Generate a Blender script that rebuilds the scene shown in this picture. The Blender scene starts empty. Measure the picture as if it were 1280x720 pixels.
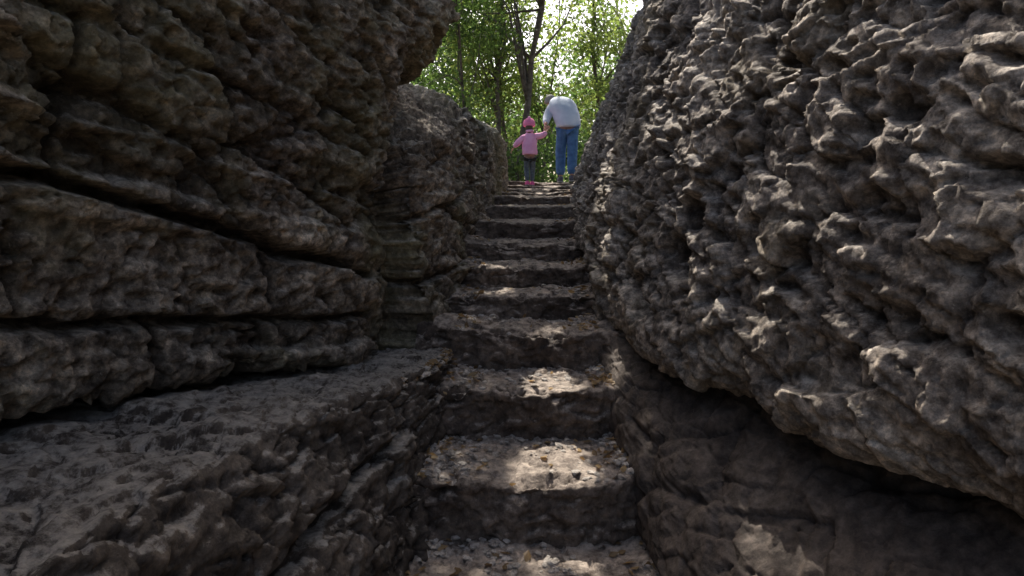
import bpy, math, random
import numpy as np
from mathutils import Vector
random.seed(7); rng=np.random.default_rng(7)
CZ=1.9
scene=bpy.context.scene
COL=scene.collection
# ---------------------------------------------------------------- noise
M32=0xffffffff
def hsh(ix,iy,iz,seed):
    h=((ix*73856093)^(iy*19349663)^(iz*83492791)^(seed*2654435761))&M32
    h=((h^(h>>16))*0x45d9f3b)&M32
    h=((h^(h>>16))*0x45d9f3b)&M32
    return h^(h>>16)
def vn(p,seed=0):
    i=np.floor(p).astype(np.int64); f=p-i; f=f*f*f*(f*(f*6-15)+10)
    r=0
    for a in (0,1):
        for b in (0,1):
            for c in (0,1):
                w=(f[:,0] if a else 1-f[:,0])*(f[:,1] if b else 1-f[:,1])*(f[:,2] if c else 1-f[:,2])
                r=r+w*(hsh(i[:,0]+a,i[:,1]+b,i[:,2]+c,seed)/M32)
    return r*2-1
ROT=np.array([[0.36,0.48,-0.8],[-0.8,0.6,0],[0.48,0.64,0.6]])
def fbm(p,octv=4,seed=0,ridge=False):
    r=0;a=1.;t=0;q=p
    for o in range(octv):
        n=vn(q,seed+o*17)
        if ridge: n=1-2*np.abs(n)
        r=r+a*n; t+=a; a*=.5; q=(q@ROT)*2.03+3.1
    return r/t
def facet(p,seed):
    i=np.floor(p).astype(np.int64)
    best=np.full(len(p),1e9); second=best.copy(); bh=np.zeros(len(p),np.int64); bc=np.zeros_like(p)
    for a in (-1,0,1):
        for b in (-1,0,1):
            for c in (-1,0,1):
                j=i+np.array([a,b,c]); h=hsh(j[:,0],j[:,1],j[:,2],seed)
                cc=j+np.stack([(h&1023),(h>>10)&1023,(h>>20)&1023],1)/1023.
                d=((cc-p)**2).sum(1)
                m=d<best
                second=np.where(m,best,np.minimum(second,d))
                best=np.where(m,d,best); bh=np.where(m,h,bh); bc=np.where(m[:,None],cc,bc)
    g=hsh(bh,bh>>7,bh>>13,seed+5)
    t=np.stack([(g&1023),(g>>10)&1023,(g>>20)&1023],1)/1023.-.5
    off=((g>>5)&1023)/1023.-.5
    return off+(t*(p-bc)).sum(1)*1.3, np.sqrt(best), np.sqrt(second)-np.sqrt(best)
def polydist(y,z,pts):
    d=np.full(len(y),1e9)
    for (a,b) in zip(pts[:-1],pts[1:]):
        ax,az=a;bx,bz=b;vx,vz=bx-ax,bz-az
        t=np.clip(((y-ax)*vx+(z-az)*vz)/(vx*vx+vz*vz),0,1)
        d=np.minimum(d,np.hypot(y-ax-t*vx,z-az-t*vz))
    return d
# ---------------------------------------------------------------- mesh helpers
def link(name,me,mat=None,parent=None,smooth=True):
    o=bpy.data.objects.new(name,me); COL.objects.link(o)
    if mat: me.materials.append(mat)
    if smooth: me.polygons.foreach_set('use_smooth',[True]*len(me.polygons))
    if parent: o.parent=parent
    return o
def mesh(name,V,F,mat=None,parent=None,smooth=True,attr=None):
    me=bpy.data.meshes.new(name); me.from_pydata(np.asarray(V).tolist(),[],np.asarray(F).tolist() if isinstance(F,np.ndarray) else F); me.update()
    if attr is not None:
        a=me.attributes.new('cav','FLOAT','POINT'); a.data.foreach_set('value',np.asarray(attr,dtype=np.float32))
    return link(name,me,mat,parent,smooth)
def tag(o,label=None,cat=None,group=None,kind=None):
    if label:o['label']=label
    if cat:o['category']=cat
    if group:o['group']=group
    if kind:o['kind']=kind
    return o
def empty(name,loc,rz=0):
    o=bpy.data.objects.new(name,None); COL.objects.link(o); o.location=loc; o.rotation_euler=(0,0,rz); o.empty_display_size=.2; return o
def gridfaces(n,m,flip=False):
    i,j=np.meshgrid(np.arange(n-1),np.arange(m-1),indexing='ij'); a=(i*m+j).ravel()
    F=np.stack([a,a+1,a+m+1,a+m],1)
    return F[:,::-1] if flip else F
def gridnormals(G):
    du=np.gradient(G,axis=0);dv=np.gradient(G,axis=1)
    n=np.cross(du,dv); return n/(np.linalg.norm(n,axis=2,keepdims=True)+1e-9)
# ---------------------------------------------------------------- materials
def nt(name):
    m=bpy.data.materials.new(name); m.use_nodes=True; t=m.node_tree; t.nodes.clear()
    out=t.nodes.new('ShaderNodeOutputMaterial'); b=t.nodes.new('ShaderNodeBsdfPrincipled'); t.links.new(b.outputs[0],out.inputs[0])
    return m,t,b,out
def N(t,k,**kw):
    n=t.nodes.new(k)
    for a,v in kw.items():
        if a.startswith('i_'): n.inputs[a[2:].replace('_',' ')].default_value=v
        else: setattr(n,a,v)
    return n
def ramp(t,src,stops):
    r=t.nodes.new('ShaderNodeValToRGB'); e=r.color_ramp.elements
    while len(e)<len(stops): e.new(.5)
    for k,(p,c) in enumerate(stops):
        e[k].position=p; e[k].color=(*c,1) if len(c)==3 else c
    t.links.new(src,r.inputs[0]); return r.outputs[0]
def mixc(t,fac,a,b,mode='MIX'):
    m=t.nodes.new('ShaderNodeMix'); m.data_type='RGBA'; m.blend_type=mode
    for s,v in ((m.inputs[0],fac),(m.inputs[6],a),(m.inputs[7],b)):
        if hasattr(v,'links'): t.links.new(v,s)
        else: s.default_value=v if not isinstance(v,tuple) else (*v,1)
    return m.outputs[2]
def rockmat(name,dark,mid,light,dust,dustamt=.6,stain=None,bump=.8,rough=.78,u0=.75,u1=1.35,pit=.3):
    m,t,b,out=nt(name); L=t.links
    tc=N(t,'ShaderNodeNewGeometry'); pos=tc.outputs['Position']
    n1=N(t,'ShaderNodeTexNoise',i_Scale=1.6,i_Detail=9.,i_Roughness=.68,i_Distortion=.4); L.new(pos,n1.inputs[0])
    c=ramp(t,n1.outputs[0],[(.32,dark),(.48,mid),(.66,light)])
    n2=N(t,'ShaderNodeTexNoise',i_Scale=14.,i_Detail=9.,i_Roughness=.75); L.new(pos,n2.inputs[0])
    g=ramp(t,n2.outputs[0],[(.34,(.34,.32,.31)),(.5,(.9,.9,.9)),(.66,(1.7,1.67,1.62))])
    c=mixc(t,1.,c,g,'MULTIPLY')
    if stain:
        n5=N(t,'ShaderNodeTexNoise',i_Scale=.9,i_Detail=7.,i_Roughness=.65); L.new(pos,n5.inputs[0])
        s=ramp(t,n5.outputs[0],[(.48,(0,0,0)),(.62,(.75,.75,.75))]); c=mixc(t,s,c,stain)
        c=mixc(t,.6,c,g,'MULTIPLY')
    n3=N(t,'ShaderNodeTexNoise',i_Scale=32.,i_Detail=6.,i_Roughness=.7); L.new(pos,n3.inputs[0])
    s3=ramp(t,n3.outputs[0],[(.6,(0,0,0)),(.68,(.65,.65,.65))]); c=mixc(t,s3,c,light)
    s4=ramp(t,n3.outputs[0],[(.33,(.7,.7,.7)),(.42,(0,0,0))]); c=mixc(t,s4,c,dark)
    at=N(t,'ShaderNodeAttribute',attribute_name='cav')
    cv=ramp(t,at.outputs['Fac'],[(.0,(.3,.27,.25)),(.45,(.82,.8,.78)),(1.,(1.35,1.32,1.27))]); c=mixc(t,1.,c,cv,'MULTIPLY')  # dark soil in recesses, with crevice shade also put into the colour
    sx=N(t,'ShaderNodeSeparateXYZ'); L.new(tc.outputs['Normal'],sx.inputs[0])
    n6=N(t,'ShaderNodeMath',operation='SUBTRACT'); L.new(n2.outputs[0],n6.inputs[0]); n6.inputs[1].default_value=.5
    ad=N(t,'ShaderNodeMath',operation='MULTIPLY_ADD'); L.new(n6.outputs[0],ad.inputs[0]); ad.inputs[1].default_value=1.6; L.new(sx.outputs[2],ad.inputs[2])
    u=ramp(t,ad.outputs[0],[(u0*.74,(0,0,0)),(min(u1*.74,1.),(dustamt,)*3)])
    dg=mixc(t,.8,dust,g,'MULTIPLY'); c=mixc(t,u,c,dg)
    n7=N(t,'ShaderNodeTexNoise',i_Scale=9.,i_Detail=4.); L.new(pos,n7.inputs[0])
    vm=N(t,'ShaderNodeVectorMath',operation='MULTIPLY_ADD'); L.new(n7.outputs['Color'],vm.inputs[0]); vm.inputs[1].default_value=(.09,.09,.09); L.new(pos,vm.inputs[2])
    vo=N(t,'ShaderNodeTexVoronoi',i_Scale=21.,feature='F1'); L.new(vm.outputs[0],vo.inputs[0])
    pd=ramp(t,vo.outputs['Distance'],[(.1,(.5,.48,.46)),(.38,(1,1,1))]); c=mixc(t,min(1,pit*1.6),c,pd,'MULTIPLY')
    L.new(c,b.inputs['Base Color']); b.inputs['Roughness'].default_value=rough; b.inputs['Specular IOR Level'].default_value=.3
    n4=N(t,'ShaderNodeTexNoise',i_Scale=16.,i_Detail=14.,i_Roughness=.76,i_Distortion=.25); L.new(pos,n4.inputs[0])
    ma=N(t,'ShaderNodeMath',operation='MULTIPLY_ADD'); L.new(vo.outputs['Distance'],ma.inputs[0]); ma.inputs[1].default_value=pit; L.new(n4.outputs[0],ma.inputs[2])
    bp=N(t,'ShaderNodeBump',i_Strength=bump,i_Distance=.075); L.new(ma.outputs[0],bp.inputs['Height']); L.new(bp.outputs[0],b.inputs['Normal'])
    return m
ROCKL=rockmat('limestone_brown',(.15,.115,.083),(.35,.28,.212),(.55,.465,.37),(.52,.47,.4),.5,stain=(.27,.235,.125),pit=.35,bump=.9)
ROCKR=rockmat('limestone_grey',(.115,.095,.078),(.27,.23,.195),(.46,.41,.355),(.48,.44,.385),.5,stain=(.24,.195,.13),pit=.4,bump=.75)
ROCKD=rockmat('limestone_damp_shaded',(.055,.042,.034),(.095,.074,.06),(.135,.11,.092),(.1,.083,.072),.2,bump=.45,pit=.1)  # damp rock, undercut shade also put into its dark colour
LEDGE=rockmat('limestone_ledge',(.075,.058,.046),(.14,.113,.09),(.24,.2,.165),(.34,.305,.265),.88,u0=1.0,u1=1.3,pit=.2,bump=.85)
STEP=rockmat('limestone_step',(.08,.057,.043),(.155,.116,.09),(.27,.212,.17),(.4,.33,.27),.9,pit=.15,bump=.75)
PEB=rockmat('rubble_stone',(.3,.26,.22),(.44,.39,.34),(.6,.54,.48),(.5,.46,.42),.4)
def simple(name,c,rough=.8,c2=None,scale=40,bump=.15):
    m,t,b,out=nt(name); L=t.links
    g=N(t,'ShaderNodeNewGeometry'); n=N(t,'ShaderNodeTexNoise',i_Scale=float(scale),i_Detail=5.); L.new(g.outputs['Position'],n.inputs[0])
    c2=c2 or tuple(x*.65 for x in c)
    L.new(ramp(t,n.outputs[0],[(.35,c2),(.65,c)]),b.inputs['Base Color']); b.inputs['Roughness'].default_value=rough
    bp=N(t,'ShaderNodeBump',i_Strength=bump,i_Distance=.02); L.new(n.outputs[0],bp.inputs['Height']); L.new(bp.outputs[0],b.inputs['Normal'])
    return m
def leafmat(name,a,b_,tr):
    m,t,b,out=nt(name); L=t.links
    g=N(t,'ShaderNodeNewGeometry'); n=N(t,'ShaderNodeTexNoise',i_Scale=1.3,i_Detail=3.); L.new(g.outputs['Position'],n.inputs[0])
    n2=N(t,'ShaderNodeMath',operation='MULTIPLY_ADD'); L.new(g.outputs['Random Per Island'],n2.inputs[0]); n2.inputs[1].default_value=.5; 
    s=N(t,'ShaderNodeMath',operation='SUBTRACT'); L.new(n.outputs[0],s.inputs[0]); s.inputs[1].default_value=.25; L.new(s.outputs[0],n2.inputs[2])
    c=ramp(t,n2.outputs[0],[(.2,a),(.8,b_)])
    L.new(c,b.inputs['Base Color']); b.inputs['Roughness'].default_value=.55
    tn=N(t,'ShaderNodeBsdfTranslucent'); c2=mixc(t,1.,c,tr,'MULTIPLY'); L.new(c2,tn.inputs[0])
    mx=N(t,'ShaderNodeMixShader'); mx.inputs[0].default_value=.55; L.new(b.outputs[0],mx.inputs[1]); L.new(tn.outputs[0],mx.inputs[2]); L.new(mx.outputs[0],out.inputs[0])
    return m
LEAF=leafmat('leaf_green',(.034,.06,.022),(.105,.15,.05),(1.9,2.15,1.4))
LEAFY=leafmat('leaf_yellow',(.065,.1,.035),(.185,.205,.07),(1.9,2.1,1.4))
LEAFD=leafmat('leaf_dark',(.025,.045,.018),(.075,.1,.035),(1.6,1.7,1.1))
DRYL=leafmat('dry_leaf',(.14,.085,.04),(.42,.3,.15),(1.2,1.1,1.))
BARK=simple('bark',(.15,.125,.105),.9,(.06,.05,.042),14,.6)
SOIL=simple('woodland_soil',(.14,.11,.07),.95,(.06,.05,.03),3,.5)
# ---------------------------------------------------------------- loft rocks
def loft(stations,dvals,nseg,lw=.7):
    ds=sorted(stations); A=np.array([stations[d] for d in ds],float)
    k=A.shape[1]
    P=np.stack([np.stack([np.interp(dvals,ds,A[:,i,c]) for c in (0,1)],1) for i in range(k)],1)
    u=np.concatenate([np.linspace(i,i+1,n,endpoint=False) for i,n in enumerate(nseg)]+[[k-1.]])
    G=np.zeros((len(dvals),len(u),3))
    idx=np.minimum(u.astype(int),k-2); f=u-idx
    for c,ax in ((0,0),(1,2)):
        Pc=P[:,:,c]; ext=np.concatenate([2*Pc[:,:1]-Pc[:,1:2],Pc,2*Pc[:,-1:]-Pc[:,-2:-1]],1)
        p0,p1,p2,p3=ext[:,idx],ext[:,idx+1],ext[:,idx+2],ext[:,idx+3]
        lin=p1*(1-f)+p2*f
        cr=.5*((2*p1)+(-p0+p2)*f+(2*p0-5*p1+4*p2-p3)*f**2+(-p0+3*p1-3*p2+p3)*f**3)
        G[:,:,ax]=lw*lin+(1-lw)*cr
    G[:,:,1]=np.asarray(dvals)[:,None]
    return G
def dspace(a,b,step):
    out=[a]
    while out[-1]<b:
        d=out[-1]; out.append(d+(step*max(d,1.6) if d>1.1 else .06))
    out[-1]=b
    return np.array(out)
def rock(name,label,stations,nseg,side,dispf,mat,step=.0052,cat='rock',lw=.7,flat=0):
    ds=sorted(stations); dv=dspace(ds[0],ds[-1],step)
    G=loft(stations,dv,nseg,lw); n=gridnormals(G)
    mid=G.shape[1]//2
    s=np.sign((n[:,mid,0]*side).mean())*-1
    n=n*s
    sh=G.shape; P=G.reshape(-1,3); d,cav=dispf(P)
    nn=n.reshape(-1,3)
    d=d*(1-flat*np.clip(nn[:,2]*1.6-.5,0,1))
    V=P+nn*d[:,None]
    V[:,2]+=CZ
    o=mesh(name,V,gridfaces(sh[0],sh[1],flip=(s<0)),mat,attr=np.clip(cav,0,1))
    tag(o,label,cat); return o
def disp_left(scale=1.,cr=None,dip=.17,layer=.045,kx=.35):
    def f(P):
        W=np.stack([fbm(P*2.2,3,i) for i in (1,2,3)],1)*.05
        Q=P+W
        q=np.stack([Q[:,0]*kx,Q[:,1]*1.15,(Q[:,2]+dip*Q[:,1])*1.7],1)
        a,F,e=facet(q*1.25,11); b,F2,e2=facet(q*np.array([1.5,1,1.15])*3.3,12); c,F3,e3=facet(q*np.array([2,1,1.1])*8.5,13); g,F4,e4=facet(P*np.array([1,1,1.4])*18,14)
        v=(P[:,2]+dip*P[:,1]+.05*fbm(P*1.5,2,9))/.17; lv=np.floor(v).astype(np.int64); fr=v-lv
        lay=(hsh(lv,lv*0,lv*0,77)/M32-.5)*2*np.clip(np.minimum(fr,1-fr)*10,0,1)
        v=(P[:,2]+dip*P[:,1]+.03*fbm(P*2.5,2,19))/.055; lv=np.floor(v).astype(np.int64); fr=v-lv
        lay2=(hsh(lv,lv*0,lv*0,78)/M32-.5)*2*np.clip(np.minimum(fr,1-fr)*6,0,1)
        d=.085*a+.05*b+.032*c+.019*g+.025*fbm(P*.9,3,21)+.018*fbm(P*6,4,22)+layer*lay*np.clip(.6+fbm(P*1.3,2,25),0,1)+layer*.45*lay2*np.clip(.4+fbm(P*1.7,2,28)*1.5,0,1)+.016*fbm(P*22,4,23)
        _,Fp,_e=facet(P*9.3,15); d-=.05*np.clip(1-Fp/.42,0,1)*np.clip(fbm(P*1.9,2,26)*2+.5,0,1)
        _,Fq,_f=facet(P*19,16); d-=.02*np.clip(1-Fq/.42,0,1)
        d*=scale
        d-=.035*np.clip(1-e*8,0,1)*(fbm(P*1.7,2,31)>-.2)+.014*np.clip(1-e2*7,0,1)
        if cr:
            ny=P[:,1]+.03*fbm(P*5,3,41); nz=P[:,2]+.03*fbm(P*5,3,42)
            for w,dep,pts in cr:
                dd=polydist(ny,nz,pts); d-=dep*np.clip(1-dd/w,0,1)**.6
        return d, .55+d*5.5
    return f
def disp_right(scale=1.):
    def f(P):
        W=np.stack([fbm(P*2.6,3,i) for i in (4,5,6)],1)*.09
        Q=P+W
        al=Q[:,1]*.92+Q[:,2]*.36; ac=-Q[:,1]*.36+Q[:,2]*.92
        q=np.stack([Q[:,0]*.5,al*.9,ac*1.25],1)
        a,F,e=facet(q*1.2,51); b,F2,e2=facet(q*np.array([1,1,1.2])*3.6,52); c,F3,e3=facet(q*np.array([1,1,1.2])*9.,53); g,_,_=facet(q*20,63)
        r=-fbm(q*3.4,3,54,True)
        _,Fb,_=facet(q*np.array([1.2,.9,1.2])*2.3+4.1,69); _,Fp,_e=facet(q*np.array([1.4,.95,1.1])*4.8+7.7,56); _,Fq,_f=facet(Q*9.5+2.2,66); _,Fr,_g=facet(Q*19+1.2,68)
        msk=np.clip(fbm(P*1.4,2,57)*2.2+.7,0,1); msk2=np.clip(fbm(P*2.1,2,67)*2+.7,0,1); msk3=np.clip(fbm(P*1.1+9,2,70)*2.5+.4,0,1)
        v=(ac+.06*fbm(P*2.5,2,71))/.12; lv=np.floor(v).astype(np.int64); fr=v-lv
        lay=(hsh(lv,lv*0,lv*0,79)/M32-.5)*2*np.clip(np.minimum(fr,1-fr)*7,0,1)*np.clip(.4+fbm(P*1.9,2,72)*1.5,0,1)
        d=.075*a+.055*b+.034*c+.014*g+.03*r+.035*fbm(P*.9,3,58)+.012*fbm(P*24,3,59)+.02*lay
        d-=.2*np.clip(1-Fb/.34,0,1)**.5*msk3+.12*np.clip(1-Fp/.38,0,1)**.6*msk+.055*np.clip(1-Fq/.4,0,1)**.6*msk2+.018*np.clip(1-Fr/.4,0,1)
        d-=.02*np.clip(1-e2*6,0,1)
        low=np.clip((-.4-P[:,2])/.25,0,1); d=d*(1-.3*low)+.02*low
        d*=scale
        ny=P[:,1]+.05*fbm(P*5,3,61); nz=P[:,2]+.05*fbm(P*5,3,62)
        dd=polydist(ny,nz,[(5.2,-.05),(4.2,-.12),(3.7,-.19)]); d-=.06*np.clip(1-dd/.05,0,1)
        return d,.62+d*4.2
    return f
crL=[(.035,.17,[(1.2,.2),(2.1,.096),(2.55,0),(3.2,-.19),(3.95,-.41)]),(.028,.13,[(1.2,-.3),(1.9,-.36),(2.5,-.46),(3.9,-.66)]),
     (.03,.14,[(2.5,-.44),(2.53,-.75)]),(.03,.05,[(1.6,.75),(2.4,.66),(3.3,.5)]),(.022,.1,[(3.1,-.18),(3.12,-.52)]),(.022,.09,[(2.1,.1),(2.12,.68)]),(.02,.07,[(1.95,-.05),(1.97,-.35)]),(.022,.08,[(2.85,-.1),(2.8,.55)]),(.022,.07,[(3.45,-.1),(3.43,.6)])]
def edge2(p,dz=.035,dx=.018):
    return [(p[0]+dx,p[1]-dz),(p[0]-dx,p[1])]
S_low_left={}
for d,v in {-2:[(-.5,-2.4),(-.55,-1.95),(-1.0,-.74),(-1.9,-.7),(-3.4,-.8)],1:[(-.45,-2.3),(-.5,-1.95),(-.99,-.73),(-1.8,-.68),(-3.4,-.8)],
 1.7:[(-.41,-2.2),(-.48,-1.85),(-.97,-.76),(-1.7,-.7),(-3.3,-.8)],2.4:[(-.38,-2.1),(-.46,-1.62),(-.84,-.82),(-1.5,-.77),(-3,-.85)],
 3.05:[(-.38,-1.9),(-.44,-1.42),(-.65,-.88),(-1.25,-.85),(-3,-.9)],3.64:[(-.34,-1.6),(-.4,-1.15),(-.48,-.91),(-1.0,-.92),(-2.5,-.95)],
 4.1:[(-.32,-1.4),(-.37,-1.05),(-.4,-.92),(-.9,-.94),(-2.5,-.97)],4.8:[(-.6,-1.4),(-.7,-1.05),(-.8,-.95),(-1.1,-.95),(-2.5,-.97)]}.items():
    S_low_left[d]=v[:2]+edge2(v[2])+v[3:]
S_big_left={-2:[(-3.4,-.72),(-2.0,-.58),(-1.95,-.38),(-1.9,.1),(-1.9,1),(-2,2.),(-2.4,2.5),(-6,2.9)],
 1:[(-3.3,-.68),(-1.85,-.6),(-1.78,-.42),(-1.74,.1),(-1.7,1),(-1.75,1.9),(-2.2,2.4),(-6,2.8)],
 2:[(-3.2,-.7),(-1.7,-.66),(-1.62,-.5),(-1.58,0),(-1.5,.9),(-1.5,1.75),(-1.9,2.3),(-6,2.7)],
 3:[(-2.9,-.83),(-1.33,-.8),(-1.27,-.64),(-1.26,-.1),(-1.14,.8),(-1.1,1.7),(-1.6,2.3),(-6,2.7)],
 3.7:[(-2.5,-.94),(-.98,-.9),(-.94,-.74),(-.96,-.1),(-.9,.6),(-.8,1.5),(-1.2,2.3),(-6,2.7)],
 4.12:[(-2.5,-.96),(-.9,-.93),(-.86,-.74),(-.87,0),(-.8,.7),(-.62,1.4),(-.9,2.2),(-6,2.7)],
 4.2:[(-2.5,-.96),(-1.3,-.9),(-1.25,-.7),(-1.2,0),(-.86,.82),(-.58,1.4),(-.85,2.2),(-6,2.7)],
 4.7:[(-2.6,-.9),(-1.6,-.8),(-1.5,-.6),(-1.4,0),(-1.0,.75),(-.45,1.5),(-.65,2.2),(-6,2.7)],
 5.1:[(-2.8,-.9),(-1.9,-.8),(-1.8,-.6),(-1.8,0),(-1.3,.9),(-.65,1.7),(-.85,2.1),(-6,2.6)],
 5.4:[(-3,-.9),(-2.8,-.8),(-2.8,-.6),(-2.8,0),(-2.5,.9),(-2,1.5),(-2,2),(-6,2.4)]}
S_mid_left={4.15:[(-1.6,-1.3),(-1.6,-.9),(-1.5,-.2),(-1.5,.2),(-1.8,.4),(-4,.5)],4.22:[(-.42,-1.4),(-.48,-1.0),(-.68,-.2),(-.74,.45),(-1.3,.7),(-4,.75)],
 5:[(-.32,-1.),(-.38,-.55),(-.48,0),(-.55,.62),(-1.1,1.0),(-4,1)],6:[(-.3,-.6),(-.36,-.15),(-.4,.3),(-.46,.92),(-1.0,1.22),(-4,1.25)],
 7:[(-.24,-.3),(-.3,.0),(-.32,.5),(-.4,1.1),(-.9,1.4),(-4,1.4)],7.3:[(-1,-.3),(-1.1,.0),(-1.2,.5),(-1.3,.9),(-1.9,1.1),(-4,1.2)]}
S_far_left={7.1:[(-1,-.3),(-1.1,.0),(-1.2,.5),(-1.3,.9),(-1.9,1.1),(-4,1.2)],7.35:[(-.2,-.3),(-.26,.1),(-.26,.6),(-.3,1.0),(-.7,1.25),(-4,1.5)],
 8.5:[(-.1,-.2),(-.16,.25),(-.14,.7),(-.18,1.1),(-.6,1.3),(-4,1.5)],9.5:[(-.02,-.1),(-.08,.4),(-.06,.8),(-.1,1.08),(-.5,1.25),(-4,1.4)],
 9.9:[(-.5,.1),(-.6,.4),(-.6,.7),(-.7,.9),(-1.1,1.),(-4,1.2)]}
S_right={-2:[(3.2,-.9),(1.7,-.85),(1.6,-.6),(1.7,.1),(1.9,1),(2.1,1.9),(2.6,2.4),(6,2.8)],1:[(3.0,-.7),(1.6,-.8),(1.42,-.64),(1.46,.1),(1.62,1),(1.85,1.8),(2.4,2.3),(6,2.8)],
 1.6:[(2.8,-.68),(1.46,-.8),(1.32,-.66),(1.34,0),(1.52,1),(1.78,1.8),(2.3,2.3),(6,2.8)],2.5:[(2.4,-.7),(1.12,-.84),(1.0,-.7),(1.07,0),(1.28,1),(1.55,1.8),(2.1,2.3),(6,2.7)],
 3.5:[(1.7,-.75),(.82,-.85),(.73,-.7),(.85,0),(1.08,1),(1.35,1.8),(1.9,2.3),(6,2.6)],4.5:[(1.1,-.8),(.64,-.78),(.62,-.5),(.72,0),(.97,1),(1.22,1.9),(1.7,2.3),(6,2.6)],
 5.5:[(.7,-.7),(.63,-.4),(.62,-.2),(.7,.1),(.94,1),(1.24,1.9),(1.7,2.3),(6,2.6)],6.5:[(.75,-.4),(.68,-.1),(.68,.05),(.72,.2),(.97,1.1),(1.25,1.9),(1.7,2.3),(6,2.6)],
 8:[(.8,-.2),(.77,.1),(.78,.3),(.83,.5),(1.05,1.1),(1.4,1.7),(1.9,2.1),(6,2.4)],9.3:[(1.05,-.1),(.98,.3),(1.,.45),(1.05,.6),(1.2,1.0),(1.5,1.4),(2,1.7),(6,2.)],
 9.9:[(1.4,.1),(1.35,.4),(1.4,.5),(1.45,.6),(1.6,.9),(1.9,1.2),(2.3,1.4),(6,1.7)],10.4:[(2.4,.1),(2.4,.4),(2.4,.5),(2.5,.6),(2.6,.7),(2.8,.8),(3,.9),(6,1.2)]}
S_low_right={-2:[(.62,-2.5),(.7,-1.9),(1.05,-1.45),(1.55,-1.05),(2.2,-.6),(3.2,-.5)],1.6:[(.62,-2.3),(.66,-1.8),(.96,-1.36),(1.38,-1.03),(1.9,-.65),(2.8,-.5)],
 2.5:[(.6,-2.1),(.63,-1.6),(.83,-1.27),(1.12,-1.0),(1.5,-.7),(2.4,-.5)],3.5:[(.57,-1.7),(.61,-1.2),(.71,-1.02),(.86,-.9),(1.1,-.75),(1.9,-.6)],
 4.5:[(.52,-1.2),(.58,-.85),(.66,-.78),(.9,-.77),(1.1,-.75),(1.6,-.7)],5.3:[(1.,-.9),(1.1,-.7),(1.1,-.6),(1.2,-.6),(1.3,-.6),(1.6,-.6)]}
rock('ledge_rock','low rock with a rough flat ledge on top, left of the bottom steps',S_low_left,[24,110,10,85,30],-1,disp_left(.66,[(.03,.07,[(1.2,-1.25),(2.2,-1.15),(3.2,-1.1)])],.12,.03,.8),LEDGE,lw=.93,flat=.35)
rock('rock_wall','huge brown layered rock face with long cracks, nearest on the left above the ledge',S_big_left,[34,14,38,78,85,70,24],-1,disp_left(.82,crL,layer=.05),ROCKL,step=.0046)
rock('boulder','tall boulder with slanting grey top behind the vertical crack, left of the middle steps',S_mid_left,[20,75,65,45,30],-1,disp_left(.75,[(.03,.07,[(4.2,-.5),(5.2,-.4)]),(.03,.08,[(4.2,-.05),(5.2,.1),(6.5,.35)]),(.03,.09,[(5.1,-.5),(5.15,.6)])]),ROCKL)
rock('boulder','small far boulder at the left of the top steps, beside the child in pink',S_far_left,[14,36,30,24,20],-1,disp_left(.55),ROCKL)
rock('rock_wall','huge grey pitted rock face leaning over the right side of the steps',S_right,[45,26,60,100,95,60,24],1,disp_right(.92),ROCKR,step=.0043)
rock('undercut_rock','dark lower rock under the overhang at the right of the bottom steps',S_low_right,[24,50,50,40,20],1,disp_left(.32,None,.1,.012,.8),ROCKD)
# ---------------------------------------------------------------- steps
ST=[(-3.,-2.08,-.9,.9),(1.45,-1.9,-.5,.7),(2.3,-1.64,-.46,.64),(3.05,-1.36,-.44,.6),(3.64,-1.073,-.38,.61),(4.15,-.815,-.36,.58),(4.6,-.645,-.36,.58),(5.05,-.463,-.36,.6),(5.6,-.279,-.34,.62),
    (6.2,-.09,-.32,.66),(6.9,.063,-.28,.72),(7.8,.2,-.2,.78),(8.5,.28,-.15,.85),(9.1,.35,-.1,.95),(9.75,.42,-.1,1.4),(10.1,.5,-.8,2.)]
ordn=['paved stone floor at the foot of the rock stairway','lowest stone step, just in front of the viewer','wide stone step covered in pale rubble, cut by the bottom of the photo','stone step with the largest sunlit patch on its tread',
 'stone step with a smaller bright patch, next above the large sunlit patch','fifth stone step with a tall brown riser, two above the large sunlit patch','sixth stone step, with a pale thin tread edge above the tall brown riser','seventh stone step from the bottom, beside the base of the left boulder',
 'eighth stone step from the bottom, worn in the middle','ninth stone step from the bottom, in the shaded narrow part','tenth stone step from the bottom, half way along the left boulder','eleventh stone step from the bottom, fourth below the child',
 'twelfth stone step from the bottom, second below the child','thirteenth stone step from the bottom, just below the child','shallow stone step the child in pink is standing on','top stone step the adult in jeans is standing on']
tops=[]
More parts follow.
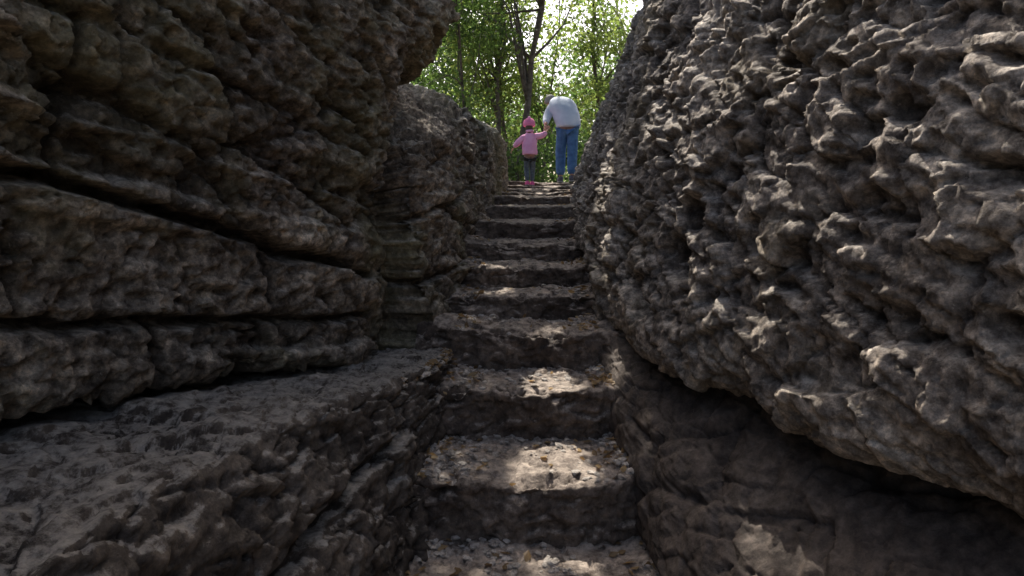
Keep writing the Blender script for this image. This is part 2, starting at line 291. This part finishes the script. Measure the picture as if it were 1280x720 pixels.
for k,(d,z,xl,xr) in enumerate(ST):
    dn=ST[k+1][0] if k+1<len(ST) else 11.2
    hz=(z-ST[k-1][1]+.14) if k else .4
    nx=150 if k<9 else 80
    xs=np.linspace(xl-.3,xr+.3,nx)
    na=44; nb=70 if k<9 else 30
    t=[]
    for i in range(na): t.append((-.01+0.04*(i/na),-hz*(1-i/na)-.022*(i/na)))
    for i in range(8):
        a=i/7*math.pi/2; t.append((.03+.03*(1-math.cos(a)),-.022+.022*math.sin(a)))
    L=dn-d+.16
    for i in range(1,nb): t.append((.06+(L-.06)*(i/(nb-1)),.012*(i/(nb-1))))
    t=np.array(t); G=np.zeros((nx,len(t),3)); G[:,:,0]=xs[:,None]; G[:,:,1]=d-.02+t[None,:,0]; G[:,:,2]=z+t[None,:,1]
    P=G.reshape(-1,3)
    edge=np.stack([P[:,0],P[:,0]*0+k*3.3,P[:,0]*0],1)
    wob=.085*fbm(edge*2.6,3,91)+.05*fbm(edge*8,3,92)
    n=gridnormals(G).reshape(-1,3)
    if n.reshape(nx,-1,3)[:,-3,2].mean()<0: n=-n
    W=P+np.array([0,0,k*1.7])
    istop=np.clip(n[:,2],0,1)
    a1,_,e1=facet(W*np.array([4,4,8]),93); a2,_,e2=facet(W*np.array([11,11,22]),94)
    far=1 if k<9 else .6
    dd=(.026*a1+.021*a2+.018*fbm(W*5,4,95)+.012*fbm(W*28,4,96))*far*(1-.25*istop)
    near=np.clip(1-np.abs(P[:,1]-d-.02)/.12,0,1)*np.clip((P[:,2]-(z-.1))/.1,0,1)
    chip=np.clip(fbm(W*6,3,97)*2.2-.1,0,1)*near*.11*far
    V=P+n*(dd-chip)[:,None]
    V[:,1]+=wob*np.clip(1-(P[:,1]-d)/.25,0,1)*far
    V[:,2]+=-.025*np.exp(-((P[:,0]-(xl+xr)/2)/.25)**2)*np.clip(1-(P[:,1]-d)/.3,0,1)+.022*fbm(edge*2,2,98)
    sd=np.clip((np.maximum(P[:,0]-(xr-.1),(xl+.1)-P[:,0]))/.14,0,2)
    V[:,2]+=.03*sd*np.clip((P[:,1]-d-.03)/.15,0,1)*far
    V[:,2]+=CZ
    tops.append(V.reshape(nx,len(t),3)[:,na+8:,:].reshape(-1,3))
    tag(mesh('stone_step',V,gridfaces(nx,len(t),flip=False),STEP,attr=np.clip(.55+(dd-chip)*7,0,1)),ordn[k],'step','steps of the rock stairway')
# ---------------------------------------------------------------- rubble, dry leaves
import bmesh
bm=bmesh.new(); bmesh.ops.create_icosphere(bm,subdivisions=1,radius=1); IV=np.array([v.co[:] for v in bm.verts]); IF=np.array([[v.index for v in f.verts] for f in bm.faces]); bm.free()
def scatter(pts,s0,s1):
    VV=[];FF=[];o=0
    for p in pts:
        s=s0+(s1-s0)*rng.random()**3
        v=IV*(1+.35*rng.standard_normal((len(IV),1)).clip(-1,1))*np.array([1,.8,.45])*s
        a=rng.random()*6.28; R=np.array([[math.cos(a),-math.sin(a),0],[math.sin(a),math.cos(a),0],[0,0,1]])
        VV.append(v@R.T+p+np.array([0,0,s*.15])); FF.append(IF+o); o+=len(IV)
    return np.concatenate(VV),np.concatenate(FF)
pts=[];lp=[]
for k in range(1,13):
    xl,xr=ST[k][2:]; T=tops[k]; xc=(xl+xr)/2; hw=(xr-xl)/2; yb=ST[k+1][0]; yf=ST[k][0]
    T=T[(np.abs(T[:,0]-xc)<hw+.03)&(T[:,1]<yb+.02)]
    bk=np.clip((T[:,1]-yf)/(yb-yf),0,1)
    w=.15+np.clip(np.abs(T[:,0]-xc)/hw,0,1)**3*1.5+bk**4*1.2; w*=np.clip(fbm(T*4,2,300)*1.5+.4,.03,2)
    n=[0,300,620,620,420,240,170,120,80,60,50,40,40][k]
    for i in rng.choice(len(T),n,p=w/w.sum()): pts.append(T[i]+rng.normal(0,.004,3)*np.array([1,1,0]))
    w2=np.clip(np.abs(T[:,0]-xc)/hw,0,1)**5+.05
    for i in rng.choice(len(T),[0,40,90,90,70,56,46,38,30,24,16,16,16][k],p=w2/w2.sum()): lp.append(T[i]+np.array([0,0,.01]))
LO=[o for o in COL.objects if o.name.startswith('ledge_rock')][0]
LV=np.array([v.co[:] for v in LO.data.vertices]); LN=np.array([v.normal[:] for v in LO.data.vertices])
m=(LN[:,2]>.8)&(LV[:,1]>1.2)&(LV[:,1]<4.2)&(LV[:,2]-CZ>-1.05)&(LV[:,0]>-1.75); LT=LV[m]
for i in rng.choice(len(LT),420): pts.append(LT[i])
for i in rng.choice(len(LT),120): lp.append(LT[i]+np.array([0,0,.01]))
V,F=scatter(pts,.004,.03)
tag(mesh('loose_rubble',V,F,PEB,smooth=False,attr=np.full(len(V),.7)),'pale broken stone chips scattered over the stair treads and ledge','rubble',kind='stuff')
def leaves(C,size,flat=0):
    n=len(C); a=rng.standard_normal((n,3)); a[:,2]*=(1-flat); a/=np.linalg.norm(a,axis=1,keepdims=True)
    b=rng.standard_normal((n,3)); b[:,2]*=(1-flat); b-= (a*b).sum(1,keepdims=True)*a; b/=np.linalg.norm(b,axis=1,keepdims=True)
    c=np.cross(a,b); s=(size*(.6+.8*rng.random(n)))[:,None]
    V=np.stack([C-a*s*.5,C-a*s*.1+b*s*.3+c*s*.06,C+a*s*.28+b*s*.2,C+a*s*.62,C+a*s*.28-b*s*.2,C-a*s*.1-b*s*.3+c*s*.06],1).reshape(-1,3)
    k=np.arange(n)*6
    F=np.concatenate([np.stack([k,k+1,k+2,k+3],1),np.stack([k,k+3,k+4,k+5],1)])
    return V,F
v,f=leaves(np.array(lp),.05,.75); tag(mesh('dry_leaves',v,f,DRYL,smooth=False),'small dry brown leaves gathered at the sides of the steps','dry leaves',kind='stuff')
# ---------------------------------------------------------------- ground
def ground_h(x,y):
    fl=np.interp(y,[-3,1.4,2.3,3,4.1,5,6.2,7.8,9.7,10.2,14,60,300],[-2.5,-2.4,-2.1,-1.9,-1.4,-.95,-.55,-.2,.1,.3,.45,-.5,-4.])
    side=np.clip((np.abs(x-.2)-2.4)/1.8,0,1); side=side*side*(3-2*side)
    up=np.interp(y,[-60,-6,-3,8,10,13,60],[-1,.5,2.0,1.9,1.0,.6,-.4])
    return fl*(1-side)+np.maximum(up,fl)*side
gx=np.concatenate([-np.geomspace(400,6,30),np.linspace(-5.8,6,60),np.geomspace(6.2,400,30)])
gy=np.concatenate([-np.geomspace(300,6,20),np.linspace(-5.8,20,110),np.geomspace(20.5,500,40)])
X,Y=np.meshgrid(gx,gy,indexing='ij'); P=np.stack([X.ravel(),Y.ravel(),X.ravel()*0],1)
Z=ground_h(P[:,0],P[:,1])+.08*fbm(P*.6,4,200)*np.clip((np.abs(P[:,0])-.5)/2+(P[:,1]>11),0,1)
V=P.copy(); V[:,2]=Z+CZ
tag(mesh('ground',V,gridfaces(len(gx),len(gy),flip=True),SOIL),kind='structure')
# ---------------------------------------------------------------- sun dir, trees
AZ=math.radians(-8); EL=math.radians(54)
S=np.array([math.sin(AZ)*math.cos(EL),math.cos(AZ)*math.cos(EL),math.sin(EL)])
holes=[((.25,3.24,-1.34),.15),((.15,3.3,-1.34),.08),((.3,3.8,-1.06),.11),((.16,3.82,-1.06),.05),((.3,4.22,-.8),.03),((.72,4.2,-.45),.12),((1.15,2.6,-.3),.13),((1.2,2.4,.1),.12),((1.05,3.0,.2),.1),
       ((.9,3.6,.5),.12),((1.0,4.5,1.2),.16),((1.1,2.3,-.62),.1),((-.3,6,.9),.1),((.78,5.2,.4),.1),((1.35,1.9,-.2),.1),((1.2,3.5,1.4),.15),((1.25,2.4,.7),.16),((.95,4,.9),.13),((-1.1,2.2,-.75),.06),((-.9,2.7,-.8),.07),((.3,10,1.2),.15)]  # crown gaps opened along the sun to shape patches on steps and rock
def tube(path,rad,seg=8):
    path=np.array(path,float); n=len(path); V=[];F=[]
    for i in range(n):
        t=path[min(i+1,n-1)]-path[max(i-1,0)]; t/=np.linalg.norm(t)+1e-9
        a=np.cross(t,[0.3,1,.1]); a/=np.linalg.norm(a); b=np.cross(t,a)
        for s in range(seg):
            an=s/seg*2*math.pi; V.append(path[i]+rad[i]*(math.cos(an)*a+math.sin(an)*b))
    for i in range(n-1):
        for s in range(seg): F.append([i*seg+s,i*seg+(s+1)%seg,(i+1)*seg+(s+1)%seg,(i+1)*seg+s])
    F.append(list(range(seg))[::-1]); F.append([(n-1)*seg+s for s in range(seg)])
    return V,F
def sunreject(C):
    keep=np.ones(len(C),bool)
    for p,r in holes:
        w=C-(np.array(p)+np.array([0,0,CZ])); al=w@S; pe=np.linalg.norm(w-al[:,None]*S,axis=1)
        keep&=~((pe<r+.07)&(al>0))
    return C[keep]
def inhole(p,r0=.22):
    for q,r in holes[:4]:
        w=p-(np.array(q)+np.array([0,0,CZ])); al=w@S
        if al>0 and np.linalg.norm(w-al*S)<r0: return True
    return False
def tree(label,x,y,h,top,r0,cc,cr,ncl,nl,size,mat,nb=9,name='broadleaf_tree',group=None,cat='tree',clump=.45,seg=8,wig=.15):
    z0=float(ground_h(np.array([x]),np.array([y]))[0])+CZ-.15
    root=empty(name,(x,y,z0)); tag(root,label,cat,group)
    base=np.array([0,0,0.]); tp=np.array([top[0]-x,top[1]-y,h])
    path=[base+(tp-base)*t+np.array([rng.normal(0,wig)*t*(1-t)*2,rng.normal(0,wig)*t*(1-t)*2,0]) for t in np.linspace(0,1,9)]
    rad=[r0*(1.25 if i==0 else 1)*(1-.75*i/8) for i in range(9)]
    V,F=tube(path,rad,seg); V=list(V)
    cc=np.array(cc)+np.array([-x,-y,CZ-z0]); cr=np.array(cr)
    u=rng.standard_normal((ncl,3)); u/=np.linalg.norm(u,axis=1,keepdims=True); cl=cc+u*cr*(rng.random((ncl,1))**.45)
    R0=np.array([x,y,z0])
    for i in range(nb):
        s=rng.integers(2,8); e=cl[i%len(cl)]; p0=path[s]; md=(p0+e)/2+rng.normal(0,.12,3)+np.array([0,0,.15])
        if name!='leafy_shrub' and any(inhole(R0+p0+(e-p0)*q) for q in np.linspace(0,1,15)): continue
        v,f=tube([p0,(p0+md)/2+rng.normal(0,.04,3),md,(md+e)/2+rng.normal(0,.05,3),e],[rad[s]*.6,rad[s]*.46,rad[s]*.34,rad[s]*.22,.008],6); o=len(V); V+=v; F+=[[q+o for q in ff] for ff in f]
    mesh('trunk',V,F,BARK,root)
    C=cl[rng.integers(0,ncl,nl)]+rng.standard_normal((nl,3))*clump*np.array([1,1,.6])
    W=sunreject(C+R0); C=W-R0
    C=C[(C[:,2]>.02)]
    v,f=leaves(C,size)
    mesh('crown',v,f,mat,root,smooth=False)
    return root
tree('leaning grey trunked tree right behind the child, trunk tilting right',.1,15,9.5,(1.3,15.5),.1,(.2,16,6.6),(2.2,1.8,2.8),26,4600,.12,LEAFY,20,clump=.38)
tree('slim straight tree left of the leaning trunk, seen over the child',-.4,16.5,9,(-.15,17),.08,(-1.3,17.5,5.0),(1.5,1.4,3.4),32,6200,.12,LEAFY,20,clump=.38)
tree('thin dark tree nearest the left rocks, top left of the gap',-1.0,14,7,(-1.4,14.5),.05,(-1.5,14.5,4.3),(1.2,1.2,2.6),24,4200,.11,LEAF,14,clump=.37)
tree('thin tree leaning left between the straight tree and the leaning trunk',.15,17.5,9,(-1.3,17.5),.075,(-.4,17.8,4.2),(1.7,1.4,2.2),24,3400,.12,LEAFY,20,clump=.38)
tree('bright yellow green tree above the adult, at the right of the gap',2.6,17,8.5,(2.2,17.5),.08,(2.8,17.5,4.1),(1.3,1.5,3.),26,4300,.12,LEAFY,18,clump=.38)
tree('thin forked sapling between the two people in the gap',.85,18,7,(1.5,18.3),.05,(1.1,18.5,3.6),(1.4,1.,1.9),18,2100,.12,LEAF,18,clump=.36)
tree('background tree filling the lower left of the gap',-2.4,24,10,(-2.,24),.14,(-2.3,24,4.6),(2.7,2,4.2),42,6400,.19,LEAF,14,clump=.6)
tree('background tree behind the right rock wall, lower right of the gap',4.6,25,9,(4.3,25),.14,(4.2,25,3.6),(2.5,2,3.2),36,5000,.19,LEAF,14,clump=.6)
tree('distant tree in the middle of the gap behind the two people',1.2,30,7.5,(1.3,30),.13,(1.,30,3.1),(3.4,2,3.1),38,5600,.21,LEAF,14,clump=.65)
tree('unseen shade tree added on the left rocks, crown gaps shaped for sun patches',-3.6,10.5,7.5,(-1.5,10),.22,(-.9,9.9,5.9),(3.0,3.2,1.3),80,17000,.15,LEAF,22,clump=.42)  # out-of-view crown added to block the sun, leaving shaped gaps
tree('unseen shade tree added on the right rocks, crown gaps shaped for sun patches',4.6,9.5,7.5,(3,9.5),.2,(2.4,9.0,5.9),(2.6,3.6,1.2),80,15500,.15,LEAF,22,clump=.42)  # second out-of-view crown, added to shade the slot and dapple it
sh=[(.1,12.4,.75,800,LEAF,'low green shrub directly behind the child'),(1.0,13,1.0,1000,LEAF,'green shrub showing between the child and the adult'),(1.75,12.2,.8,1200,LEAF,'leafy shrub at the right of the adult beside the rock'),
    (-.9,12.8,.9,900,LEAFD,'dark shrub behind the far left boulder'),(2.6,14,1.3,1700,LEAFY,'tall shrub behind the right rock wall')]
for x,y,r,n,m,lb in sh:
    tree(lb,x,y,r*1.2,(x,y),.03,(x,y,.45+r*.75),(r*.8,r*.7,r*.8),16,n,.09,m,9,'leafy_shrub',None,'shrub',.22,6,.05)
C=np.stack([rng.uniform(-25,30,16000),rng.uniform(38,46,16000),np.abs(rng.normal(0,2.8,16000))-1+CZ],1)
v,f=leaves(C,.42); tag(mesh('distant_woodland',v,f,LEAF,smooth=False),'far off band of green woodland seen through the gap','woodland',kind='stuff')
# ---------------------------------------------------------------- people
def skin_bake(graphs):
    AV=[];AF=[];o=0
    for vs,es in graphs:
        me=bpy.data.meshes.new('tmp'); me.from_pydata([v[:3] for v in vs],es,[]); ob=bpy.data.objects.new('tmp',me); COL.objects.link(ob)
        md=ob.modifiers.new('s','SKIN'); md.use_smooth_shade=True
        for i,v in enumerate(vs):
            sv=me.skin_vertices[0].data[i]; sv.radius=(v[3],v[4] if len(v)>4 else v[3]); sv.use_root=(i==0)
        sb=ob.modifiers.new('u','SUBSURF'); sb.levels=2; sb.render_levels=2
        dg=bpy.context.evaluated_depsgraph_get(); m2=bpy.data.meshes.new_from_object(ob.evaluated_get(dg))
        V=[tuple(v.co) for v in m2.vertices]; AV+=V; AF+=[[i+o for i in p.vertices] for p in m2.polygons]; o+=len(V)
        bpy.data.objects.remove(ob); bpy.data.meshes.remove(me); bpy.data.meshes.remove(m2)
    return AV,AF
def ellip(c,r,n=14,m=10,tilt=0,zmin=-1.):
    V=[];F=[]
    for i in range(m+1):
        ph=math.pi*i/m
        for j in range(n):
            th=2*math.pi*j/n; V.append([math.sin(ph)*math.cos(th),math.sin(ph)*math.sin(th),max(math.cos(ph),zmin)])
    for i in range(m):
        for j in range(n): F.append([i*n+j,(i+1)*n+j,(i+1)*n+(j+1)%n,i*n+(j+1)%n])
    V=np.array(V)*np.array(r)
    return (V+np.array(c)).tolist(),F
def torso(rings,n=22):
    """smooth closed tube of elliptical rings (x,y,z,rx,ry)"""
    V=[];F=[]
    R=np.array(rings,float); tt=np.linspace(0,len(R)-1,len(R)*3-2)
    R=np.stack([np.interp(tt,np.arange(len(R)),R[:,c]) for c in range(5)],1)
    for _ in range(2): R[1:-1]=.25*R[:-2]+.5*R[1:-1]+.25*R[2:]
    for i,(x,y,z,rx,ry) in enumerate(R):
        d=R[min(i+1,len(R)-1),:3]-R[max(i-1,0),:3]; d/=np.linalg.norm(d)
        a=np.array([1,0,0.])-d[0]*d; a/=np.linalg.norm(a); b=np.cross(d,a)
        for j in range(n):
            th=j/n*2*math.pi; f=1+.03*math.sin(3*th+i*.9)
            V.append((np.array([x,y,z])+a*rx*f*math.cos(th)+b*ry*f*math.sin(th)).tolist())
    m=len(R)
    for i in range(m-1):
        for j in range(n): F.append([i*n+j,i*n+(j+1)%n,(i+1)*n+(j+1)%n,(i+1)*n+j])
    F.append(list(range(n))[::-1]); F.append([(m-1)*n+j for j in range(n)])
    return V,F
def hand(w,dirv,out,s):
    w=np.array(w);d=np.array(dirv,float);d/=np.linalg.norm(d);o=np.array(out,float);o-=o@d*d;o/=np.linalg.norm(o);n=np.cross(d,o)
    G=[]
    p=lambda a,b,c:tuple(w+d*a*s+o*b*s+n*c*s)
    G.append(([(*p(0,0,0),.024*s,.018*s),(*p(.045,0,0),.036*s,.016*s),(*p(.085,0,.003),.034*s,.014*s)],[(0,1),(1,2)]))
    for b,l in ((.03,.07),(.011,.08),(-.009,.074),(-.028,.058)):
        G.append(([(*p(.075,b,0),.009*s),(*p(.09+l*.4,b,.004),.0085*s),(*p(.09+l*.75,b,.022),.008*s),(*p(.09+l*.85,b,.045),.007*s)],[(0,1),(1,2),(2,3)]))
    G.append(([(*p(.025,.025,0),.011*s),(*p(.05,.052,.01),.0095*s),(*p(.085,.058,.022),.008*s)],[(0,1),(1,2)]))
    return G
SKIN=simple('skin',(.5,.3,.22),.55,(.42,.24,.17),30,.05)
HAIRG=simple('grey_hair',(.34,.32,.31),.8,(.18,.17,.165),120,.5)
HAIRB=simple('brown_hair',(.12,.07,.04),.7,(.06,.035,.02),120,.5)
GREYC=simple('pale_blue_cloth',(.6,.65,.74),.9,(.5,.55,.65),7,.4)
JEAN=simple('blue_denim',(.075,.18,.36),.9,(.04,.105,.24),14,.4)
PINK=simple('pale_pink_cloth',(.93,.46,.66),.85,(.84,.36,.56),12,.4)
HOT=simple('hot_pink_knit',(.9,.26,.44),.85,(.8,.18,.36),60,.3)
LEG=simple('grey_leggings',(.13,.16,.19),.9,(.07,.09,.11),30,.2)
BLK=simple('black_cloth',(.03,.035,.04),.9,(.015,.018,.02),30,.2)
SHOE=simple('brown_shoe',(.12,.12,.15),.7,(.07,.07,.09),30,.2)
SOLE=simple('rubber_sole',(.4,.38,.36),.7,None,30,.1)
HOTS=simple('pink_shoe',(.95,.15,.4),.6,(.8,.1,.3),30,.1)
DARK=simple('eye_dark',(.02,.015,.01),.3,None,30,0)
def shoe(c,L,w,mat,root,yaw=0):
    c=np.array(c)
    g=[([(c[0],c[1]-L*.3,c[2]+w*.62,w*.5,w*.55),(c[0],c[1]+L*.1,c[2]+w*.55,w*.55,w*.5),(c[0]+yaw*L*.3,c[1]+L*.55,c[2]+w*.42,w*.5,w*.36)],[(0,1),(1,2)])]
    V,F=skin_bake(g); so=mesh('shoe',V,F,mat,root)
    V,F=skin_bake([([(c[0],c[1]-L*.32,c[2]+.015,w*.52,.014),(c[0],c[1]+L*.1,c[2]+.015,w*.56,.014),(c[0]+yaw*L*.3,c[1]+L*.56,c[2]+.015,w*.5,.014)],[(0,1),(1,2)])])
    mesh('sole',V,F,SOLE,so)
A=empty('person',(.90,10.35,.5+CZ)); A.scale=(1.12,1.1,1.12); tag(A,'person in pale blue grey top and blue jeans, bending to hold the child\'s hand','person')
pel=(.04,0,.90); 
body=[(*pel,.12,.10),(.02,.07,1.05,.12,.09),(-.05,.17,1.16,.14,.10),(-.12,.27,1.22,.07,.06),(-.145,.32,1.245,.052,.052),(-.17,.38,1.26,.07,.08),(-.19,.43,1.3,.082,.095),(-.2,.46,1.36,.06,.07),
 (-.21,.2,1.16,.055),(-.28,.08,.98,.042),(-.30,-.12,.86,.028),
 (.10,.16,1.2,.055),(.2,.14,1.02,.042),(.2,.34,.94,.028),
 (-.05,.0,.84,.085),(-.06,.12,.48,.058),(-.06,.11,.09,.038),
 (.12,.0,.84,.085),(.11,.0,.48,.058),(.09,-.12,.09,.038),(-.2,.53,1.26,.02)]
E=[(0,1),(1,2),(2,3),(3,4),(4,5),(5,6),(6,7),(2,8),(8,9),(9,10),(2,11),(11,12),(12,13),(0,14),(14,15),(15,16),(0,17),(17,18),(18,19),(5,20)]
V,F=skin_bake([(body,E)]+hand((-.30,-.12,.86),(.0,-.4,-.7),(1,0,0),.95)+hand((.2,.34,.94),(0,.9,.3),(-1,0,0),.95))
mesh('body',V,F,SKIN,A)
V,F=torso([(.045,-.01,.82,.185,.14),(.045,0,.9,.19,.15),(.03,.04,1.0,.195,.155),(0,.09,1.09,.205,.155),(-.04,.15,1.17,.215,.15),(-.085,.22,1.235,.185,.12),(-.12,.28,1.27,.11,.085),(-.135,.31,1.28,.075,.065)])
arms=[([(-.13,.19,1.2,.085),(-.2,.18,1.15,.085),(-.272,.08,.99,.068),(-.30,-.09,.875,.046)],[(0,1),(1,2),(2,3)]),([(.03,.17,1.21,.085),(.1,.16,1.17,.085),(.19,.14,1.02,.068),(.2,.31,.95,.045)],[(0,1),(1,2),(2,3)])]
v2,f2=skin_bake(arms); o=len(V); V=V+[list(q) for q in v2]; F=F+[[i+o for i in q] for q in f2]
mesh('long_sleeved_top',V,F,GREYC,A)
je=[(.04,0,.9,.15,.13),(-.035,.02,.80,.105,.1),(-.06,.12,.48,.085),(-.06,.11,.1,.075),(.115,.0,.80,.105,.1),(.11,.0,.48,.085),(.09,-.12,.1,.075)]
V,F=skin_bake([(je,[(0,1),(1,2),(2,3),(0,4),(4,5),(5,6)])]); mesh('jeans',V,F,JEAN,A)
V,F=ellip((-.195,.425,1.315),(.092,.11,.098),18,12,0,-.5); mesh('hair',V,F,HAIRG,A)
for sx in(-1,1):
    V,F=ellip((-.19+sx*.088,.445,1.29),(.012,.022,.032)); mesh('ear',V,F,SKIN,A)
    V,F=ellip((-.19+sx*.032,.525,1.3),(.013,.01,.01)); mesh('eye',V,F,DARK,A)
V,F=ellip((-.195,.505,1.235),(.025,.01,.007)); mesh('mouth',V,F,HOT,A)
shoe((-.06,.11,.0),.22,.1,SHOE,A,-.1); shoe((.09,-.12,.0),.22,.1,SHOE,A,.2)
K=empty('person',(.29,9.95,.42+CZ)); K.scale=(1.03,1.03,1.03); tag(K,'small child in a pink jacket, hot pink hat and dark leggings, one arm held up','person')
cb=[(0,0,.52,.075,.065),(0,.01,.64,.08,.065),(0,.02,.75,.085,.065),(0,.025,.83,.04),(0,.03,.86,.04),(-.01,.04,.92,.075,.08),(-.01,.04,.99,.08,.085),(-.01,.04,1.05,.05,.06),
 (-.105,.02,.765,.038),(-.20,.03,.68,.03),(-.26,.06,.61,.02),(.105,.02,.79,.038),(.20,.04,.80,.03),(.275,.04,.87,.02),
 (-.045,0,.48,.05),(-.05,.04,.27,.04),(-.04,-.03,.06,.026),(.045,0,.48,.05),(.045,.07,.28,.04),(.04,.06,.06,.026),(-.01,.13,.94,.014)]
V,F=skin_bake([(cb,E)]+hand((-.26,.06,.61),(-.6,.3,-.8),(0,1,0),.6)+hand((.275,.04,.87),(.4,.1,.9),(-1,0,0),.6))
mesh('body',V,F,SKIN,K)
V,F=torso([(0,0,.5,.118,.1),(0,0,.56,.12,.1),(0,.01,.66,.118,.095),(0,.02,.76,.118,.09),(0,.025,.81,.09,.075),(0,.03,.85,.055,.055)],18)
v2,f2=skin_bake([([(-.05,.02,.78,.06),(-.105,.02,.765,.06),(-.20,.03,.68,.052),(-.252,.06,.62,.038)],[(0,1),(1,2),(2,3)]),([(.05,.02,.78,.06),(.105,.02,.79,.06),(.20,.04,.805,.052),(.27,.04,.865,.038)],[(0,1),(1,2),(2,3)])])
o=len(V); V=V+[list(q) for q in v2]; F=F+[[i+o for i in q] for q in f2]
jk=mesh('jacket',V,F,PINK,K)
V,F=skin_bake([([(0,-.04,.84,.08,.05),(0,-.03,.90,.08,.045)],[(0,1)])]); mesh('hood',V,F,PINK,jk)
V,F=skin_bake([([(0,0,.5,.09,.08),(-.045,0,.43,.062),(.045,.0,.43,.062),(-.047,.02,.36,.054),(.047,.04,.36,.054)],[(0,1),(0,2),(1,3),(2,4)])]); mesh('shorts',V,F,BLK,K)
V,F=skin_bake([([(0,0,.48,.07,.07),(-.045,0,.42,.056),(-.05,.04,.27,.048),(-.04,-.03,.07,.036),(.045,0,.42,.056),(.045,.07,.28,.048),(.04,.06,.07,.036)],[(0,1),(1,2),(2,3),(0,4),(4,5),(5,6)])]); mesh('leggings',V,F,LEG,K)
V,F=ellip((-.01,.035,.985),(.098,.108,.105),18,12,0,-.35); ht=mesh('hat',V,F,HOT,K)
V,F=ellip((-.01,.03,1.09),(.025,.025,.025)); mesh('pompom',V,F,PINK,ht)
V,F=ellip((-.01,-.03,.91),(.06,.04,.075)); mesh('hair',V,F,HAIRB,K)
for sx in(-1,1):
    V,F=ellip((-.01+sx*.032,.118,.975),(.011,.009,.01)); mesh('eye',V,F,DARK,K)
V,F=ellip((-.01,.12,.91),(.018,.008,.005)); mesh('mouth',V,F,HOT,K)
shoe((-.04,-.03,0),.14,.08,HOTS,K,-.1); shoe((.04,.06,0),.14,.08,HOTS,K,.1)
# ---------------------------------------------------------------- camera, light
cam=bpy.data.cameras.new('camera'); co=bpy.data.objects.new('camera',cam); COL.objects.link(co); co.location=(0,0,CZ); co.rotation_euler=(math.radians(90),0,0)
cam.sensor_width=36; cam.lens=763/1280*36; cam.shift_y=-95/1280; cam.clip_start=.05; cam.clip_end=1500; scene.camera=co
w=bpy.data.worlds.new('World'); scene.world=w; w.use_nodes=True; t=w.node_tree; bg=t.nodes['Background']
sk=t.nodes.new('ShaderNodeTexSky'); sk.sky_type='NISHITA'; sk.sun_disc=False; sk.sun_elevation=EL; sk.sun_rotation=AZ; sk.dust_density=6; sk.air_density=1.; sk.ozone_density=.6
t.links.new(sk.outputs[0],bg.inputs[0]); bg.inputs[1].default_value=.27
sl=bpy.data.lights.new('sun','SUN'); sl.energy=9; sl.angle=math.radians(.5); sl.color=(1,.95,.87); so=bpy.data.objects.new('sun',sl); COL.objects.link(so); so.location=(0,0,20)
so.rotation_euler=Vector(S.tolist()).to_track_quat('Z','Y').to_euler()
scene.view_settings.view_transform='Standard'; scene.view_settings.look='None'; scene.view_settings.exposure=0
